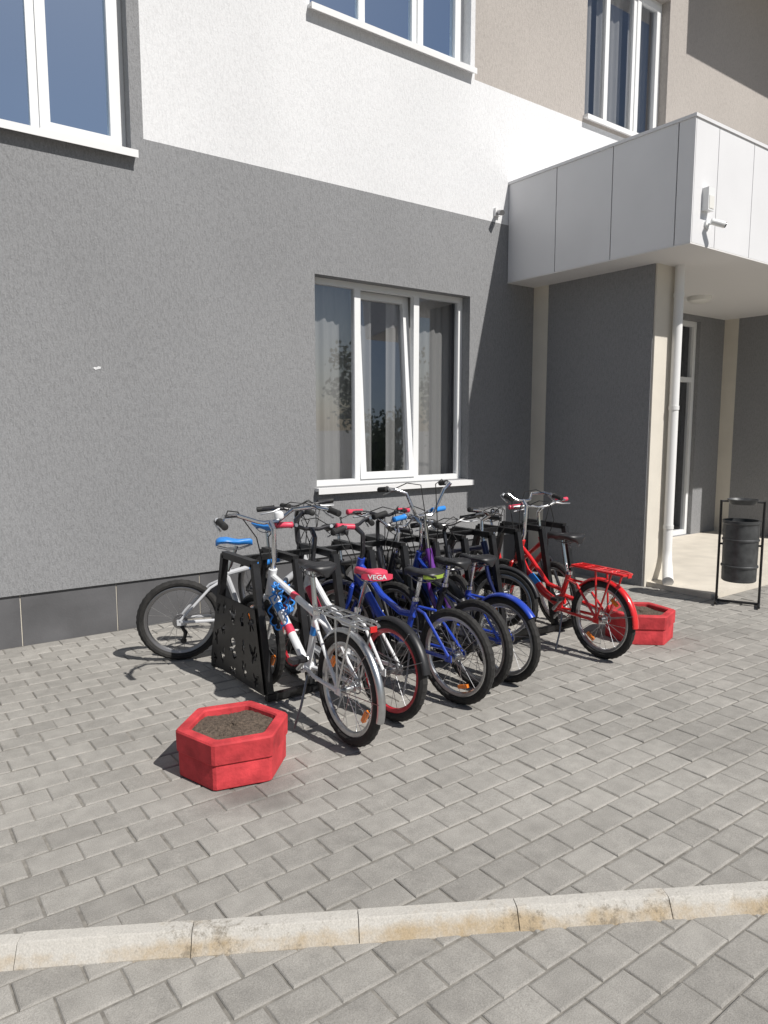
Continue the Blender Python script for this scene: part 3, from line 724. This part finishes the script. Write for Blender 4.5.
# ------------------------------------------------------------------ bike rack
rk = empty('bike_rack', (1.88,4.03,0), label='black steel bicycle rack with patterned end panel between the two rows of bicycles', cat='bike rack')
LX = 2.80
for yy in (-.36,.42):
    m = MB(); m.box((-.02,yy-.02,.012),(LX+.02,yy+.02,.052)); m.build('base_rail', M['black_steel'], rk)
m = MB(); m.box((-.0,-.018,.782),(LX,.018,.818)); m.build('top_rail', M['black_steel'], rk)
xsr = [LX*i/10 for i in range(11)]
for x_ in xsr:
    m = MB(); w = .021
    def bar(p, q_):
        p, q_ = V(p), V(q_); d_ = (q_-p).normalized(); nx = V((1,0,0)); ny = d_.cross(nx).normalized()
        vs = [c_+nx*(sx*w)+ny*(sy_*w) for c_ in (p,q_) for sx,sy_ in ((-1,-1),(1,-1),(1,1),(-1,1))]
        m.add(vs, [(0,1,2,3),(4,5,6,7),(0,1,5,4),(1,2,6,5),(2,3,7,6),(3,0,4,7)])
    bar((x_,-.36,.053),(x_,-.20,.80)); bar((x_,.42,.053),(x_,.22,.80)); bar((x_,-.20,.80),(x_,.22,.80)); bar((x_,-.29,.40),(x_,.33,.40))
    m.build('hoop', M['black_steel'], rk)
# end panel: plate with ornate irregular leaf and scroll shaped cut-outs of mixed sizes
m = MB(); x_ = -.03; y0, y1, z0, z1 = -.36, .40, .045, .54
vs = []; fs = []; rn = random.Random(21)
cells = []
for i, (ya, yb) in enumerate(((y0,-.17),(-.17,-.04),(-.04,.17),(.17,.29),(.29,y1))):
    zc = ((z0,.17,.36,z1),(z0,.22,.33,z1),(z0,.12,.34,z1),(z0,.25,.40,z1),(z0,.15,.35,z1))[i]
    cells += [(ya,yb,zc[j],zc[j+1]) for j in range(3)]
for (ya,yb,za,zb) in cells:
    cy_, cz_, cw, ch = (ya+yb)/2, (za+zb)/2, yb-ya, zb-za; K = 48
    am = [(rn.uniform(.03,.10), rn.random()*6.3) for _ in range(6)]
    inner = []; outer = []; sz_ = min(cw,ch); sq_ = rn.uniform(.55,1.0); tw_ = rn.uniform(-.6,.6)
    for k_ in range(K):
        a = 2*PI*k_/K; ca_, sa_ = math.cos(a), math.sin(a)
        rr = .25+sum(A*math.cos((h_+1)*a+p_)*(1 if h_ else .3) for h_, (A, p_) in enumerate(am))
        rr = max(.07, min(.42, rr))
        inner.append((cy_+(ca_+tw_*sa_*.3)*(cw+sz_)/2*rr*sq_, cz_+sa_*(ch+sz_)/2*rr*(1.5-.5*sq_)*.9))
        mx_ = max(abs(ca_), abs(sa_)); outer.append((cy_+ca_/mx_*cw/2, cz_+sa_/mx_*ch/2))
    o = len(vs); sh_ = lambda yy, zz: yy*(1-.29*(zz-z0)/(z1-z0))
    for (yy,zz) in outer+inner: vs.append((x_-.003,sh_(yy,zz),zz))
    for (yy,zz) in outer+inner: vs.append((x_+.003,sh_(yy,zz),zz))
    for k_ in range(K):
        k2 = (k_+1) % K
        fs += [(o+k_,o+k2,o+K+k2,o+K+k_),(o+2*K+k_,o+2*K+k2,o+3*K+k2,o+3*K+k_),(o+K+k_,o+K+k2,o+3*K+k2,o+3*K+k_)]
m.add(vs, fs); m.build('end_panel', M['black_steel'], rk)

# cable lock hanging at the rack end
t = empty('cable_lock', (1.965,3.66,.60), label='tangled bright blue cable lock on the white bicycle by the rack', cat='bicycle lock')
m = MB(); pts = []
for i in range(420):
    u = i/420*2*PI*3; rr = .075+.022*math.sin(u*.37); a = i*.45
    pts.append((.035*math.sin(u*.71+1)+.011*math.cos(a), math.cos(u)*(rr+.011*math.sin(a)), math.sin(u)*(rr*1.3+.011*math.sin(a))-.03*math.sin(u*.33)))
m.tube(pts, .005, 6); m.build('cable', M['sky_blue'], t)
m = MB(); m.tube([(0,.06,-.02),(0,.115,-.02)], .016, 12); m.build('lock_barrel', M['black_plastic'], t)

# ------------------------------------------------------------------ trees across the yard (seen only as reflections in the glass)
def tree(x, y, h, label, seed):
    rn = random.Random(seed)
    t = empty('tree', (x,y,-.07), label=label, cat='tree', group='trees across the yard')
    m = MB(); m.tube([(0,0,0),(.05,.03,h*.3),(-.04,.05,h*.6),(0,0,h*.9)], [.2,.15,.1,.03], 10)
    cl = []
    for i in range(9):
        a = i*2.4; z = h*(.3+.06*i); e = V((math.cos(a)*h*.2, math.sin(a)*h*.2, z+h*.1)); m.tube([(0,0,z), e*.6+V((0,0,z*.4)), e], [.06,.04,.02], 6); cl.append(e)
    m.build('trunk', M['bark'], t)
    m = MB(); cl += [V((rn.gauss(0,h*.12), rn.gauss(0,h*.12), h*rn.uniform(.35,.95))) for _ in range(22)]
    for _ in range(3600):
        c_ = rn.choice(cl); p_ = c_+V((rn.gauss(0,h*.07), rn.gauss(0,h*.07), rn.gauss(0,h*.06))); u = V((rn.gauss(0,1),rn.gauss(0,1),rn.gauss(0,1))).normalized(); w_ = u.orthogonal().normalized(); z_ = rn.uniform(.10,.18)
        m.add([p_-u*z_, p_+w_*z_*.5, p_+u*z_, p_-w_*z_*.5], [(0,1,2,3)])
    m.build('crown', M['leaf'], t)
tree(22,-19,6.0,'round leafy tree across the yard, reflected low in the window',1); tree(29,-21,5.0,'lower leafy tree across the yard, to the right of the round one',2)

# ------------------------------------------------------------------ light, world, camera
sd = V((-.252*math.cos(RAD(48)), .968*math.cos(RAD(48)), -math.sin(RAD(48))))
su = bpy.data.lights.new('sun', 'SUN'); su.energy = 5.0; su.angle = RAD(.53); su.color = (1,.962,.91)
so = bpy.data.objects.new('sun', su); C.objects.link(so); so.rotation_euler = sd.to_track_quat('-Z','Y').to_euler(); so.location = (3,-6,9)
w = bpy.data.worlds.new('World'); S.world = w; w.use_nodes = True
nt = w.node_tree; sk = nt.nodes.new('ShaderNodeTexSky'); sk.sky_type = 'NISHITA'; sk.sun_disc = False
sk.sun_elevation = RAD(48); sk.sun_rotation = RAD(165)
nt.links.new(sk.outputs[0], nt.nodes['Background'].inputs[0]); nt.nodes['Background'].inputs[1].default_value = .05
cam = bpy.data.cameras.new('camera'); co = bpy.data.objects.new('camera', cam); C.objects.link(co)
co.location = (0,0,1.6); co.rotation_euler = (RAD(90-6.65), 0, RAD(-36.5))
cam.sensor_fit = 'VERTICAL'; cam.sensor_height = 36; cam.lens = 720/1024*36; cam.clip_end = 1000; cam.clip_start = .05
S.camera = co
S.view_settings.view_transform = 'Standard'; S.view_settings.look = 'None'; S.view_settings.exposure = 0
